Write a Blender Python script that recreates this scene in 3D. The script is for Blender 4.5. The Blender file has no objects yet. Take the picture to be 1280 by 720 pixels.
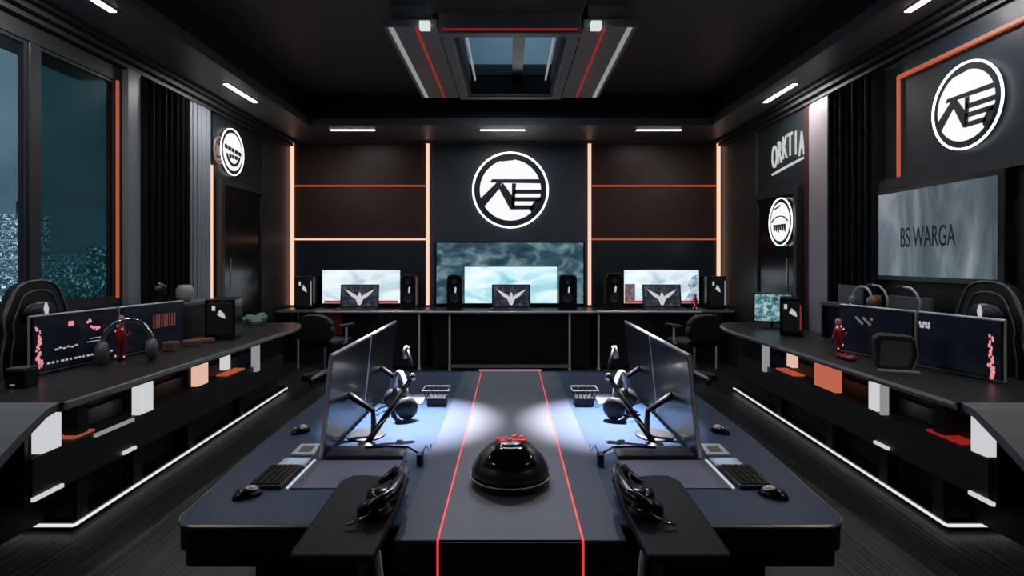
import bpy, math, random
from mathutils import Vector, Matrix
random.seed(7)
PI = math.pi
sc = bpy.context.scene
col = sc.collection

# ------------------------------------------------------------------ camera, world, exposure
CAMZ = 1.43
cd = bpy.data.cameras.new('camera')
cam = bpy.data.objects.new('camera', cd); col.objects.link(cam)
cam.location = (0, 0, CAMZ); cam.rotation_euler = (PI/2, 0, 0)
cd.sensor_width = 36; cd.lens = 36*700/1280
cd.shift_x = 2/1280; cd.shift_y = -35/1280
cd.clip_start = 0.05; cd.clip_end = 5000
sc.camera = cam
sc.view_settings.view_transform = 'Standard'
sc.view_settings.look = 'None'
sc.view_settings.gamma = 1
sc.view_settings.use_curve_mapping = False
sc.view_settings.exposure = 0.0

w = bpy.data.worlds.new('night_sky'); sc.world = w; w.use_nodes = True
nt = w.node_tree; N = nt.nodes; L = nt.links
bg = N['Background']
tc = N.new('ShaderNodeTexCoord'); nz = N.new('ShaderNodeTexNoise'); nz.inputs['Scale'].default_value = 3.5; nz.inputs['Detail'].default_value = 6
nz.inputs['Distortion'].default_value = 1.2
cr = N.new('ShaderNodeValToRGB')
cr.color_ramp.elements[0].position = .40; cr.color_ramp.elements[0].color = (.040, .085, .120, 1)
cr.color_ramp.elements[1].position = .75; cr.color_ramp.elements[1].color = (.12, .19, .24, 1)
L.new(tc.outputs['Generated'], nz.inputs['Vector']); L.new(nz.outputs['Fac'], cr.inputs['Fac']); L.new(cr.outputs['Color'], bg.inputs['Color'])
bg.inputs['Strength'].default_value = 1.1

def area(name, loc, size, power, color=(1, 1, 1), rot=(0, 0, 0), sy=None, spread=PI):
    l = bpy.data.lights.new(name, 'AREA'); l.energy = power; l.color = color
    l.shape = 'RECTANGLE'; l.size = size; l.size_y = sy or size; l.spread = spread
    o = bpy.data.objects.new(name, l); o.location = loc; o.rotation_euler = rot; col.objects.link(o); return o
def spot(name, loc, target, power, ang, blend=.6, color=(1, 1, 1), r=.03):
    l = bpy.data.lights.new(name, 'SPOT'); l.energy = power; l.color = color
    l.spot_size = math.radians(ang); l.spot_blend = blend; l.shadow_soft_size = r
    o = bpy.data.objects.new(name, l); o.location = loc
    o.rotation_euler = (Vector(target)-Vector(loc)).to_track_quat('-Z', 'Y').to_euler(); col.objects.link(o); return o

# the skylight's two downlights, aimed on the table either side of the runner
COOL = (.90, .91, 1)
for s in (-1, 1):
    spot('downlight_beam', (s*.665, 4.32, 3.22), (s*.56, 3.25, .5), 4800, 22, 1, COOL)
    spot('downlight_beam', (s*.665, 4.36, 3.22), (s*.30, 2.7, .5), 130, 42, 1, COOL)
# fill light added under the skylight to brighten table and floor
area('skylight_fill', (0, 5.3, 3.26), .9, 30, (.6, .75, 1), sy=1.5)

# ------------------------------------------------------------------ materials
MATS = {}
def mat(name, c=(.05, .05, .05), r=.5, m=0., e=None, es=1., coat=0., spec=.5):
    if name in MATS: return MATS[name]
    M = bpy.data.materials.new(name); M.use_nodes = True
    b = M.node_tree.nodes['Principled BSDF']
    b.inputs['Base Color'].default_value = (*c, 1); b.inputs['Roughness'].default_value = r
    b.inputs['Metallic'].default_value = m; b.inputs['Coat Weight'].default_value = coat
    b.inputs['Specular IOR Level'].default_value = spec
    if e: b.inputs['Emission Color'].default_value = (*e, 1); b.inputs['Emission Strength'].default_value = es
    else:   # slight surface variation keeps every material procedural
        n, l = M.node_tree.nodes, M.node_tree.links
        t = n.new('ShaderNodeTexCoord'); z = n.new('ShaderNodeTexNoise'); z.inputs['Scale'].default_value = 9; z.inputs['Detail'].default_value = 4
        mr = n.new('ShaderNodeMapRange'); mr.inputs['To Min'].default_value = max(.03, r-.06); mr.inputs['To Max'].default_value = min(1, r+.06)
        l.new(t.outputs['Object'], z.inputs['Vector']); l.new(z.outputs['Fac'], mr.inputs['Value']); l.new(mr.outputs['Result'], b.inputs['Roughness'])
    MATS[name] = M; return M

WALL = mat('charcoal_wall', (.016, .018, .021), .5)
WALLP = mat('blue_black_panel', (.012, .019, .025), .42)
PILLAR = mat('dark_pillar', (.028, .028, .030), .45)
COLUMN = mat('grey_column', (.20, .22, .25), .4)
COLUMNR = mat('warm_grey_column', (.30, .27, .29), .4)
CENTRE = mat('slate_centre_panel', (.040, .046, .054), .42)
BAY = mat('brown_gloss_bay', (.050, .023, .015), .36, spec=.3)
BAYLOW = mat('blue_gloss_bay', (.020, .026, .032), .25)
CEIL = mat('ceiling_paint', (.065, .072, .082), .4)
SOFFIT = mat('soffit_paint', (.13, .135, .145), .45)
RISER = mat('black_riser', (.004, .004, .005), .6)
EDGE = mat('soffit_edge', (.10, .10, .105), .4)
CURTAIN = mat('black_curtain', (.004, .005, .0065), .85, spec=.2)
BLACK = mat('black_gloss', (.006, .006, .007), .22)
BLACKM = mat('black_matte', (.007, .007, .008), .6)
CHAR = mat('charcoal_plastic', (.02, .021, .023), .4)
TABLE = mat('table_blue_black', (.020, .044, .092), .45, spec=.25)
TABLEC = mat('table_centre', (.050, .062, .092), .42, spec=.3)
RUNNER = mat('grey_runner', (.070, .068, .084), .5)
TRIM = mat('bronze_trim', (.22, .19, .17), .35, .6)
SILVER = mat('silver_edge', (.62, .62, .64), .35, .3)
STEEL = mat('pale_steel', (.75, .73, .74), .3, .35)
CHROME = mat('chrome', (.75, .75, .77), .15, 1)
DESKTOP = mat('desktop_dark', (.020, .019, .020), .38)
DESKEDGE = mat('desk_edge_grey', (.18, .18, .185), .35, .2)
RAMP = mat('desk_ramp_grey', (.20, .205, .22), .45)
PANELG = mat('dark_grey_panel', (.022, .022, .022), .45)
LEATHER = mat('black_leather', (.012, .011, .011), .4)
PIPING = mat('grey_piping', (.16, .16, .16), .4)
WHITEOBJ = mat('white_plastic', (.62, .66, .72), .35)
POTC = mat('pale_pot', (.35, .34, .33), .5)
LEAFM = mat('dark_leaf', (.03, .05, .03), .5)
TEALP = mat('pale_teal_resin', (.16, .26, .25), .3)
REDP = mat('red_plastic', (.35, .02, .03), .3)
BROWN = mat('tan_box', (.16, .08, .055), .5)
COPPER = mat('copper', (.5, .22, .13), .3, .8)
GREYP = mat('grey_plastic', (.10, .10, .11), .45)
LAV = mat('lavender_mat', (.14, .14, .20), .35)
STONE = mat('stone_black_tray', (.007, .010, .011), .6, spec=.15)
LEDW = mat('led_white', e=(1, .97, .93), es=3.2)
LEDF = mat('led_floor', e=(1, .95, .90), es=.85)
LAMPW = mat('lamp_white', e=(1, 1, 1), es=6)
PANELW = mat('panel_white', e=(.95, .97, 1), es=.62)
PANELPEACH = mat('panel_peach', e=(1, .62, .48), es=.75)
PANELORANGE = mat('panel_orange', e=(.9, .22, .12), es=.55)
LEDP = mat('led_peach', e=(1, .55, .36), es=1.15)
LEDPV = mat('led_peach_bright', e=(1, .60, .43), es=1.1)
LEDO = mat('led_orange', e=(1, .19, .08), es=.40)
LEDOD = mat('led_orange_dim', e=(1, .28, .15), es=.28)
LEDR = mat('led_red', e=(1, .055, .04), es=.85)
LEDRD = mat('led_red_dim', e=(1, .05, .04), es=.24)
LEDG = mat('led_grey', e=(.9, .95, 1), es=.28)
LEDPK = mat('led_pink', e=(1, .35, .45), es=.9)
RING = mat('logo_ring_light', e=(.93, .97, 1), es=2.6)
DISC = mat('logo_disc_light', e=(1, 1, 1), es=.93)
INK = mat('logo_ink', (.012, .013, .016), .5)
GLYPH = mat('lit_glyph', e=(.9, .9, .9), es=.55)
TEXTG = mat('pale_emissive_text', e=(.85, .9, .86), es=.6)  # pale emissive letters and underline
DIMLOGO = mat('dim_bronze_light', e=(.8, .5, .42), es=.25)

def floor_mat():
    M = bpy.data.materials.new('dark_plank_floor'); M.use_nodes = True
    n, l = M.node_tree.nodes, M.node_tree.links; b = n['Principled BSDF']
    t = n.new('ShaderNodeTexCoord'); mp = n.new('ShaderNodeMapping'); mp.inputs['Rotation'].default_value = (0, 0, PI/2)
    br = n.new('ShaderNodeTexBrick'); br.inputs['Scale'].default_value = 1; br.inputs['Brick Width'].default_value = 1.3; br.inputs['Row Height'].default_value = .14
    br.inputs['Color1'].default_value = (.016, .019, .020, 1); br.inputs['Color2'].default_value = (.044, .048, .050, 1); br.inputs['Mortar'].default_value = (.006, .006, .006, 1)
    br.inputs['Mortar Size'].default_value = .004
    g = n.new('ShaderNodeTexNoise'); mp2 = n.new('ShaderNodeMapping'); mp2.inputs['Scale'].default_value = (22, 1.6, 1); g.inputs['Scale'].default_value = 2; g.inputs['Detail'].default_value = 8
    mx = n.new('ShaderNodeMix'); mx.data_type = 'RGBA'; mx.blend_type = 'MULTIPLY'; mx.inputs['Factor'].default_value = .8
    rp = n.new('ShaderNodeValToRGB'); rp.color_ramp.elements[0].position = .3; rp.color_ramp.elements[0].color = (.45, .45, .45, 1); rp.color_ramp.elements[1].position = .7; rp.color_ramp.elements[1].color = (1.5, 1.5, 1.5, 1)
    l.new(t.outputs['Object'], mp.inputs['Vector']); l.new(mp.outputs['Vector'], br.inputs['Vector'])
    l.new(t.outputs['Object'], mp2.inputs['Vector']); l.new(mp2.outputs['Vector'], g.inputs['Vector']); l.new(g.outputs['Fac'], rp.inputs['Fac'])
    l.new(br.outputs['Color'], mx.inputs['A']); l.new(rp.outputs['Color'], mx.inputs['B']); l.new(mx.outputs['Result'], b.inputs['Base Color'])
    rr = n.new('ShaderNodeMapRange'); rr.inputs['To Min'].default_value = .28; rr.inputs['To Max'].default_value = .5; l.new(g.outputs['Fac'], rr.inputs['Value']); l.new(rr.outputs['Result'], b.inputs['Roughness'])
    bp = n.new('ShaderNodeBump'); bp.inputs['Strength'].default_value = .25; bp.inputs['Distance'].default_value = .01; l.new(rp.outputs['Color'], bp.inputs['Height']); l.new(bp.outputs['Normal'], b.inputs['Normal'])
    return M

def screen_mat(name, stops, scale=(2, 2, 2), strength=1, detail=6, distort=1., rough=.25):
    """an image on a lit display: colour bands driven by layered noise"""
    M = bpy.data.materials.new(name); M.use_nodes = True
    n, l = M.node_tree.nodes, M.node_tree.links; b = n['Principled BSDF']
    b.inputs['Base Color'].default_value = (.01, .01, .012, 1); b.inputs['Roughness'].default_value = rough
    t = n.new('ShaderNodeTexCoord'); mp = n.new('ShaderNodeMapping'); mp.inputs['Scale'].default_value = scale
    z = n.new('ShaderNodeTexNoise'); z.inputs['Scale'].default_value = 1; z.inputs['Detail'].default_value = detail; z.inputs['Distortion'].default_value = distort
    r = n.new('ShaderNodeValToRGB'); els = r.color_ramp.elements
    while len(els) < len(stops): els.new(.5)
    for e, (p, c) in zip(els, stops): e.position = p; e.color = (*c, 1)
    l.new(t.outputs['Object'], mp.inputs['Vector']); l.new(mp.outputs['Vector'], z.inputs['Vector']); l.new(z.outputs['Fac'], r.inputs['Fac'])
    l.new(r.outputs['Color'], b.inputs['Emission Color']); b.inputs['Emission Strength'].default_value = strength
    return M
SC_SIDE = screen_mat('screen_pale', [(.30, (.42, .56, .62)), (.5, (.72, .84, .90)), (.62, (.86, .92, .95))], (2.5, 1, 4), 1.05, 3)
SC_MID = screen_mat('screen_ice_blue', [(.30, (.22, .55, .66)), (.5, (.62, .88, .95)), (.62, (.85, .95, .98))], (2, 1, 4), 1.05, 3)
SC_WALL = screen_mat('screen_ocean', [(.30, (.02, .045, .07)), (.46, (.05, .11, .16)), (.56, (.14, .27, .32)), (.72, (.40, .55, .58))], (3.6, 1, 6.5), .62, 14, .7)
SC_DARK = screen_mat('screen_navy', [(.35, (.006, .010, .022)), (.6, (.016, .026, .048)), (.8, (.03, .045, .08))], (4, 1, 6), .16, 4)
SC_TEAL = screen_mat('screen_teal_mosaic', [(.36, (.03, .06, .08)), (.5, (.10, .24, .28)), (.6, (.30, .50, .52)), (.72, (.7, .55, .4))], (22, 10, 18), 1.0, 6)
SC_TV = screen_mat('screen_grey_rain', [(.28, (.03, .045, .055)), (.47, (.10, .13, .155)), (.6, (.21, .245, .285)), (.8, (.42, .40, .44))], (3.2, 3.2, 1.0), .85, 10, 1.2)

def glass_mat(name, tint, refl):
    M = bpy.data.materials.new(name); M.use_nodes = True
    n, l = M.node_tree.nodes, M.node_tree.links
    n.remove(n['Principled BSDF']); out = n['Material Output']
    t = n.new('ShaderNodeBsdfTransparent'); t.inputs['Color'].default_value = (*tint, 1)
    g = n.new('ShaderNodeBsdfGlossy'); g.inputs['Roughness'].default_value = .3; g.inputs['Color'].default_value = (.7, .9, .9, 1)
    m = n.new('ShaderNodeMixShader'); m.inputs['Fac'].default_value = refl
    l.new(t.outputs[0], m.inputs[1]); l.new(g.outputs[0], m.inputs[2]); l.new(m.outputs[0], out.inputs['Surface'])
    return M
GLASSA = glass_mat('window_glass', (.9, .95, .97), .03)
GLASSB = glass_mat('tinted_window_glass', (.27, .44, .44), .03)
GLASSR = glass_mat('skylight_glass', (.9, .95, 1), .03)

# ------------------------------------------------------------------ mesh helper
ORIG = {}
class MB:
    def __init__(s): s.v = []; s.f = []
    def add(s, vs, fs):
        k = len(s.v); s.v += [Vector(p) for p in vs]; s.f += [tuple(i+k for i in f) for f in fs]; return s
    def box(s, x0, x1, y0, y1, z0, z1):
        return s.add([(x0, y0, z0), (x1, y0, z0), (x1, y1, z0), (x0, y1, z0), (x0, y0, z1), (x1, y0, z1), (x1, y1, z1), (x0, y1, z1)],
                     [(0, 3, 2, 1), (4, 5, 6, 7), (0, 1, 5, 4), (1, 2, 6, 5), (2, 3, 7, 6), (3, 0, 4, 7)])
    def prism(s, pts, axis, a0, a1):
        """pts in the plane across the axis: z -> (x,y), y -> (x,z), x -> (y,z)"""
        def P(p, a): return {'z': (p[0], p[1], a), 'y': (p[0], a, p[1]), 'x': (a, p[0], p[1])}[axis]
        n = len(pts)
        return s.add([P(p, a0) for p in pts]+[P(p, a1) for p in pts],
                     [tuple(range(n-1, -1, -1)), tuple(range(n, 2*n))]+[(i, (i+1) % n, n+(i+1) % n, n+i) for i in range(n)])
    def tube(s, pts, r, n=8, close=False):
        pts = [Vector(p) for p in pts]; R = r if isinstance(r, (list, tuple)) else [r]*len(pts)
        m = len(pts); vs = []; prev = None
        for i, p in enumerate(pts):
            if close: d = pts[(i+1) % m]-pts[i-1]
            else: d = pts[min(i+1, m-1)]-pts[max(i-1, 0)]
            d.normalize()
            a = prev - d*prev.dot(d) if prev is not None else d.orthogonal()
            if a.length < 1e-5: a = d.orthogonal()
            a.normalize(); prev = a; b = d.cross(a)
            for k in range(n):
                t = 2*PI*k/n; vs.append(p+(a*math.cos(t)+b*math.sin(t))*R[i])
        fs = []
        for i in range(m if close else m-1):
            j = (i+1) % m
            for k in range(n): fs.append((i*n+k, i*n+(k+1) % n, j*n+(k+1) % n, j*n+k))
        if not close: fs += [tuple(range(n-1, -1, -1)), tuple((m-1)*n+k for k in range(n))]
        return s.add(vs, fs)
    def lathe(s, prof, c=(0, 0, 0), n=32, sx=1, sy=1, M=None):
        vs = []; m = len(prof)
        for (r, z) in prof:
            for k in range(n):
                t = 2*PI*k/n; q = Vector((r*math.cos(t)*sx, r*math.sin(t)*sy, z))
                if M is not None: q = M @ q
                vs.append(q+Vector(c))
        fs = [(i*n+k, i*n+(k+1) % n, (i+1)*n+(k+1) % n, (i+1)*n+k) for i in range(m-1) for k in range(n)]
        fs += [tuple(range(n-1, -1, -1)), tuple((m-1)*n+k for k in range(n))]
        return s.add(vs, fs)
    def ell(s, c, r, n=16, m=8):
        prof = [(max(1e-4, math.cos(a)), math.sin(a)) for a in [(-PI/2+PI*i/m) for i in range(m+1)]]
        k = len(s.v); s.lathe(prof, (0, 0, 0), n)
        for q in s.v[k:]: q.x = q.x*r[0]+c[0]; q.y = q.y*r[1]+c[1]; q.z = q.z*r[2]+c[2]
        return s
    def xf(s, M, k=0):
        for i in range(k, len(s.v)): s.v[i] = M @ s.v[i]
        return s
    def build(s, name, m, parent=None, world=True, bevel=0, smooth=False):
        if parent is not None: o0 = Vector(ORIG[parent.name]) if world else Vector((0, 0, 0))
        else:
            xs = [v.x for v in s.v]; ys = [v.y for v in s.v]; zs = [v.z for v in s.v]
            o0 = Vector(((min(xs)+max(xs))/2, (min(ys)+max(ys))/2, min(zs)))
        me = bpy.data.meshes.new(name); me.from_pydata([v-o0 for v in s.v], [], s.f); me.update()
        me.materials.append(m)
        if smooth:
            for p in me.polygons: p.use_smooth = True
        o = bpy.data.objects.new(name, me); col.objects.link(o)
        if parent is not None: o.parent = parent; ORIG[o.name] = tuple(ORIG[parent.name])
        else: o.location = o0; ORIG[o.name] = tuple(o0)
        if bevel:
            b = o.modifiers.new('soft_edge', 'BEVEL'); b.width = bevel; b.segments = 2; b.limit_method = 'ANGLE'
        return o

def tag(o, label=None, cat=None, group=None, kind=None):
    if label: o['label'] = label
    if cat: o['category'] = cat
    if group: o['group'] = group
    if kind: o['kind'] = kind
    return o
def thing(name, label, cat, loc=(0, 0, 0), rz=0, group=None):
    o = bpy.data.objects.new(name, None); col.objects.link(o); o.location = loc; o.rotation_euler = (0, 0, rz)
    o.empty_display_size = .1
    ORIG[o.name] = tuple(loc); return tag(o, label, cat, group)
def struct(name, mb, m, **k): return tag(mb.build(name, m, **k), kind='structure')
def children(o): return [c for c in bpy.data.objects if c.parent == o]
def copy_tree(o, parent=None):
    c = o.copy(); col.objects.link(c)
    if parent is not None: c.parent = parent
    for ch in children(o): copy_tree(ch, c)
    return c
def dup(o, loc, rz, label, group=None):
    c = copy_tree(o); c.location = loc; c.rotation_euler = (0, 0, rz); c['label'] = label
    if group: c['group'] = group
    ORIG[c.name] = tuple(loc); return c
def text(name, body, size, m, parent, loc, rot, sx=1., ext=.004):
    cu = bpy.data.curves.new(name, 'FONT'); cu.body = body; cu.size = size; cu.extrude = ext; cu.align_x = 'CENTER'; cu.align_y = 'CENTER'
    cu.materials.append(m)
    tmp = bpy.data.objects.new('tmp_text', cu); col.objects.link(tmp); bpy.context.view_layer.update()
    me = bpy.data.meshes.new_from_object(tmp.evaluated_get(bpy.context.evaluated_depsgraph_get())); me.name = name
    bpy.data.objects.remove(tmp); bpy.data.curves.remove(cu)
    for v in me.vertices: v.co.x *= sx
    if not me.materials: me.materials.append(m)
    o = bpy.data.objects.new(name, me); col.objects.link(o); o.rotation_euler = rot
    if parent is not None: o.parent = parent; o.location = Vector(loc)-Vector(ORIG[parent.name])
    else: o.location = loc; ORIG[o.name] = tuple(loc)
    return o
def rot_pts(pts, a, c): return [(c[0]+(x)*math.cos(a)-(y)*math.sin(a), c[1]+x*math.sin(a)+y*math.cos(a)) for x, y in pts]

# ------------------------------------------------------------------ room shell
XL, XR, YB, YF = -3.14, 3.01, 7.90, -1.6
ZS, ZC = 3.10, 3.46
struct('floor', MB().box(XL-.3, XR+.3, YF, YB+.2, -.1, 0), floor_mat())
c = MB()   # main ceiling around the skylight opening
c.box(XL-.3, -.45, YF, YB+.2, ZC, ZC+.12); c.box(.45, XR+.3, YF, YB+.2, ZC, ZC+.12)
c.box(-.45, .45, YF, 4.62, ZC, ZC+.12); c.box(-.45, .45, 6.15, YB+.2, ZC, ZC+.12)
struct('ceiling', c, CEIL)
struct('wall_back', MB().box(XL-.3, XR+.3, YB, YB+.2, 0, ZC), WALL)
struct('wall_front', MB().box(XL-.3, XR+.3, YF-.15, YF, 0, ZC), WALL)
# left wall: sill wall under the windows, head over them, solid beyond
c = MB(); c.box(XL-.3, XL, YF, 4.46, 0, 1.12); c.box(XL-.3, XL, YF, 4.46, 2.86, ZC); c.box(XL-.08, XL, 4.46, YB, 0, ZC)
struct('wall_left', c, WALL)
struct('wall_right', MB().box(XR, XR+.3, YF, YB, 0, ZC), WALL)
# soffits round the tray ceiling
struct('ceiling_soffit_left', MB().box(XL, -2.50, YF, YB, ZS, ZC), SOFFIT)
struct('ceiling_soffit_right', MB().box(2.50, XR, YF, YB, ZS, ZC), SOFFIT)
struct('ceiling_soffit_back', MB().box(-2.50, 2.50, 6.88, YB, ZS, ZC), SOFFIT)
c = MB(); c.box(-2.5, -2.485, YF, 6.88, ZS+.07, ZC); c.box(2.485, 2.5, YF, 6.88, ZS+.07, ZC); c.box(-2.485, 2.485, 6.865, 6.88, ZS+.07, ZC)
struct('trim_1', c, RISER)
c = MB(); c.box(-2.51, -2.47, YF, 6.88, ZS-.02, ZS+.07); c.box(2.47, 2.51, YF, 6.88, ZS-.02, ZS+.07); c.box(-2.47, 2.47, 6.85, 6.88, ZS-.02, ZS+.07)
struct('trim_2', c, EDGE)
# stepped crown where the soffit meets the side walls
for i, (x, s) in enumerate(((XL, 1), (XR, -1))):
    c = MB()
    for k in range(3):
        a, b = x, x+s*(.05+.05*(2-k)); c.box(min(a, b), max(a, b), YF, YB-.0, ZS-.04*(k+1)+.0, ZS-.04*k-.006)
    struct('trim_%d' % (3+i), c, PILLAR)

# left wall columns, panel and pillar
struct('trim_5', MB().box(XL, XL+.05, 4.53, 4.68, 0, 2.98), COLUMN)
struct('trim_6', MB().box(XL, XL+.035, 5.42, 5.80, 0, 2.98), COLUMN)
c = MB()
for k in range(4): c.box(XL+.035, XL+.042, 5.47+k*.08, 5.50+k*.08, 0, 2.98)
struct('trim_7', c, COLUMN)
struct('trim_8', MB().box(XL, XL+.02, 5.87, 7.0, 0, 2.98), WALLP)
struct('trim_9', MB().box(XL, XL+.05, 7.03, YB, 0, 2.98), PILLAR)
# right wall
struct('trim_10', MB().box(XR-.05, XR, 6.76, YB, 0, 2.98), PILLAR)
struct('trim_11', MB().box(XR-.02, XR, 5.68, 6.75, 0, 2.98), WALLP)
struct('trim_12', MB().box(XR-.035, XR, 5.24, 5.58, 0, 2.98), COLUMNR)
struct('trim_13', MB().box(XR-.03, XR, 5.59, 5.68, 0, 2.98), mat('dark_red_reveal', (.05, .012, .010), .4))
struct('trim_14', MB().box(XR-.02, XR, YF, 4.27, 2.06, 2.98), WALLP)
struct('trim_15', MB().box(XR-.05, XR, YF, 4.50, 1.98, 2.06), CHAR)

# back wall: six glossy bays and the slate centre
def bay(n, x0, x1, z0, z1, m): struct('trim_%d' % n, MB().box(x0, x1, YB-.03, YB, z0, z1), m, bevel=.004)
n = 16
for (x0, x1) in ((-3.04, -1.18), (1.13, 2.92)):
    for (z0, z1, m) in ((2.485, 3.06, BAY), (1.735, 2.455, BAY), (.0, 1.705, BAYLOW)):
        bay(n, x0, x1, z0, z1, m); n += 1
bay(n, -1.14, 1.09, 0, 3.06, CENTRE); n += 1
struct('trim_%d' % n, MB().box(-3.05, 2.92, YB-.06, YB, 3.065, ZS), EDGE); n += 1

# curtains (pleated)
def curtain(label, x, s, y0, y1):
    c = MB(); m = 60; ys = [y0+(y1-y0)*i/m for i in range(m+1)]
    f = [x+s*(.055+.03*math.sin(i*2*PI/7.5)) for i in range(m+1)]
    pts = [(f[i], ys[i]) for i in range(m+1)]+[(x+s*.005, y1), (x+s*.005, y0)]
    c.prism(pts, 'z', .02, 2.96); o = c.build('curtain', CURTAIN, smooth=False); tag(o, label, 'curtain')
curtain('black pleated curtain beside the night window', XL, 1, 4.70, 5.40)
curtain('black pleated curtain between grey column and wall television', XR, -1, 4.52, 5.22)

# windows: two panes with frames
def window(n, y0, y1, g):
    fr = MB(); t = .025; x0, x1 = XL-.05, XL-.01
    fr.box(x0, x1, y0, y1, 1.12, 1.12+t); fr.box(x0, x1, y0, y1, 2.86-t, 2.86); fr.box(x0, x1, y0, y0+t, 1.12+t, 2.86-t); fr.box(x0, x1, y1-t, y1, 1.12+t, 2.86-t)
    fo = tag(fr.build('window_%d' % n, CHAR), kind='structure')
    MB().box(x0+.02, x0+.03, y0+t, y1-t, 1.12+t, 2.86-t).build('pane', g, fo)
    return fo
window(1, -.3, 1.6, GLASSA); window(2, 1.6, 3.65, GLASSA)
window(3, 3.735, 4.46, GLASSB)
struct('trim_30', MB().box(XL-.05, XL+.004, 3.65, 3.735, 1.12, 2.86), CHAR, bevel=.01)
c = MB(); c.box(XL-.035, XL-.02, 3.44, 3.46, 1.145, 2.835)
struct('trim_31', c, CHAR)
struct('trim_32', MB().box(XL-.3, XL+.02, YF, 4.46, 1.07, 1.12), CHAR)   # window sill
struct('wall_window_reveal', MB().box(XL-.3, XL-.18, YF, -.3, 1.12, 2.86), WALL)

# ------------------------------------------------------------------ city outside
def city_mat():
    M = bpy.data.materials.new('city_windows'); M.use_nodes = True
    n, l = M.node_tree.nodes, M.node_tree.links; b = n['Principled BSDF']
    b.inputs['Base Color'].default_value = (.02, .035, .045, 1); b.inputs['Roughness'].default_value = .7
    t = n.new('ShaderNodeTexCoord'); v = n.new('ShaderNodeTexVoronoi'); v.inputs['Scale'].default_value = 1.5
    r = n.new('ShaderNodeValToRGB'); e = r.color_ramp.elements
    e[0].position = .45; e[0].color = (.014, .035, .05, 1); e[1].position = .95; e[1].color = (.6, .75, .85, 1)
    x = e.new(.70); x.color = (.05, .11, .15, 1)
    l.new(t.outputs['Object'], v.inputs['Vector']); l.new(v.outputs['Color'], r.inputs['Fac']); l.new(r.outputs['Color'], b.inputs['Emission Color'])
    b.inputs['Emission Strength'].default_value = 1.5
    return M
CITY = city_mat()
c = MB()
for i in range(1500):
    D = 190+(random.random()**1.6)*800; X = -D*random.uniform(.3, 2.2)
    wd = random.uniform(6, 15)*(1+D/700); h = random.uniform(.45, 1)*(25+D*.025)
    if random.random() < .05: h *= 1.35
    if abs(X+288) < 30 and abs(D-330) < 30: continue
    c.box(X-wd/2, X+wd/2, D-wd/2, D+wd/2, -34, -34+h)
tag(c.build('city_buildings', CITY), 'dense lit city blocks seen through the windows at night', 'buildings', kind='stuff')
struct('ground', MB().box(-1600, 400, 20, 1800, -36, -34), mat('night_ground', (.01, .016, .02), .9))
TW = thing('tower_building', 'tall lit office tower rising over the city in the window', 'building', (-290, 330, -34))
MB().box(-298, -278, 322, 338, -34, 28).build('tower_block', CITY, TW)
t2 = MB()
for k in range(9): t2.box(-298.4, -277.6, 321.5, 338, -20+k*5.4, -19.2+k*5.4)
t2.build('floor_bands', mat('tower_band_light', e=(.55, .7, .8), es=.35), TW)
MB().box(-290.5, -289.5, 329, 331, 28, 36).build('mast', CHAR, TW)

# ------------------------------------------------------------------ wall light strips
def led(label, b, m, cat='light strip', group=None):
    x0, x1, y0, y1, z0, z1 = b; o = MB().box(*b).build('led_strip', m); return tag(o, label, cat, group)
VB = 'light strips dividing the back wall'
for x, lab in ((-3.06, 'peach vertical light strip in the corner by the left dark pillar'), (-1.16, 'peach vertical light strip left of the central round logo'),
               (1.11, 'peach vertical light strip right of the central round logo'), (2.93-.01, 'peach vertical light strip in the corner by the right dark pillar')):
    led(lab, (x-.022, x+.022, YB-.06, YB-.031 if abs(x) < 2 else YB-.031, .80, 3.06), LEDPV, group=VB)
for (x0, x1, sd) in ((-3.03, -1.19, 'left'), (1.14, 2.89, 'right')):
    for z, hh, mm in ((2.47, 'upper', LEDO if 1 else 0), (1.72, 'lower', LEDP)):
        led('%s orange horizontal light line across the %s back wall bay' % (hh, sd), (x0, x1, YB-.05, YB-.031, z-.011, z+.011), mm if sd == 'left' or hh == 'upper' else LEDO, group=VB)
led('orange upright light strip at the edge of the night window', (XL+.0, XL+.012, 4.455, 4.48, 1.13, 2.86), LEDO)
led('peach upright light strip on the left grey column', (XL+.0, XL+.035, 5.81, 5.85, .78, 2.42), LEDP)
led('orange upright light strip beside the large right wall logo', (XR-.035, XR-.02, 4.29, 4.315, 2.07, 2.84), LEDO)
led('long orange light line above the large right wall logo', (XR-.05, XR-.021, YF+.1, 4.288, 2.815, 2.84), LEDO)

# ------------------------------------------------------------------ soffit lamps
def soffit_lamp(label, x, y, lx, ly, p):
    t = thing('ceiling_lamp', label, 'lamp', (x, y, ZS-.012), 0, 'slim lamps in the ceiling border')
    MB().box(x-lx/2-.012, x+lx/2+.012, y-ly/2-.012, y+ly/2+.012, ZS-.006, ZS).build('frame', CHAR, t)
    MB().box(x-lx/2, x+lx/2, y-ly/2, y+ly/2, ZS-.012, ZS-.006).build('diffuser', LAMPW, t)
    area('lamp_light', (x, y, ZS-.02), lx, p, (1, .97, .94), sy=ly)
for s, sd in ((-1, 'left'), (1, 'right')):
    soffit_lamp('slim white ceiling lamp above the %s wall near the back corner' % sd, s*2.69, 5.6, .045, .62, 12)
    soffit_lamp('slim white ceiling lamp above the %s wall nearest the viewer' % sd, s*2.66, 3.42, .045, .66, 11)
for s, sd in ((-1, 'left'), (1, 'right')):  # unseen lamps added to light desk slopes, stools and table front
    soffit_lamp('added unseen ceiling fill lamp above the %s wall behind the viewer' % sd, s*2.66, 1.15, .045, .66, 13)
for x, sd in ((-2.02, 'over the left workstation'), (-.1, 'over the central round logo'), (1.9, 'over the right workstation')):
    soffit_lamp('slim white ceiling lamp %s on the back wall' % sd, x, 7.17, .57, .04, 2.2)

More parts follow.
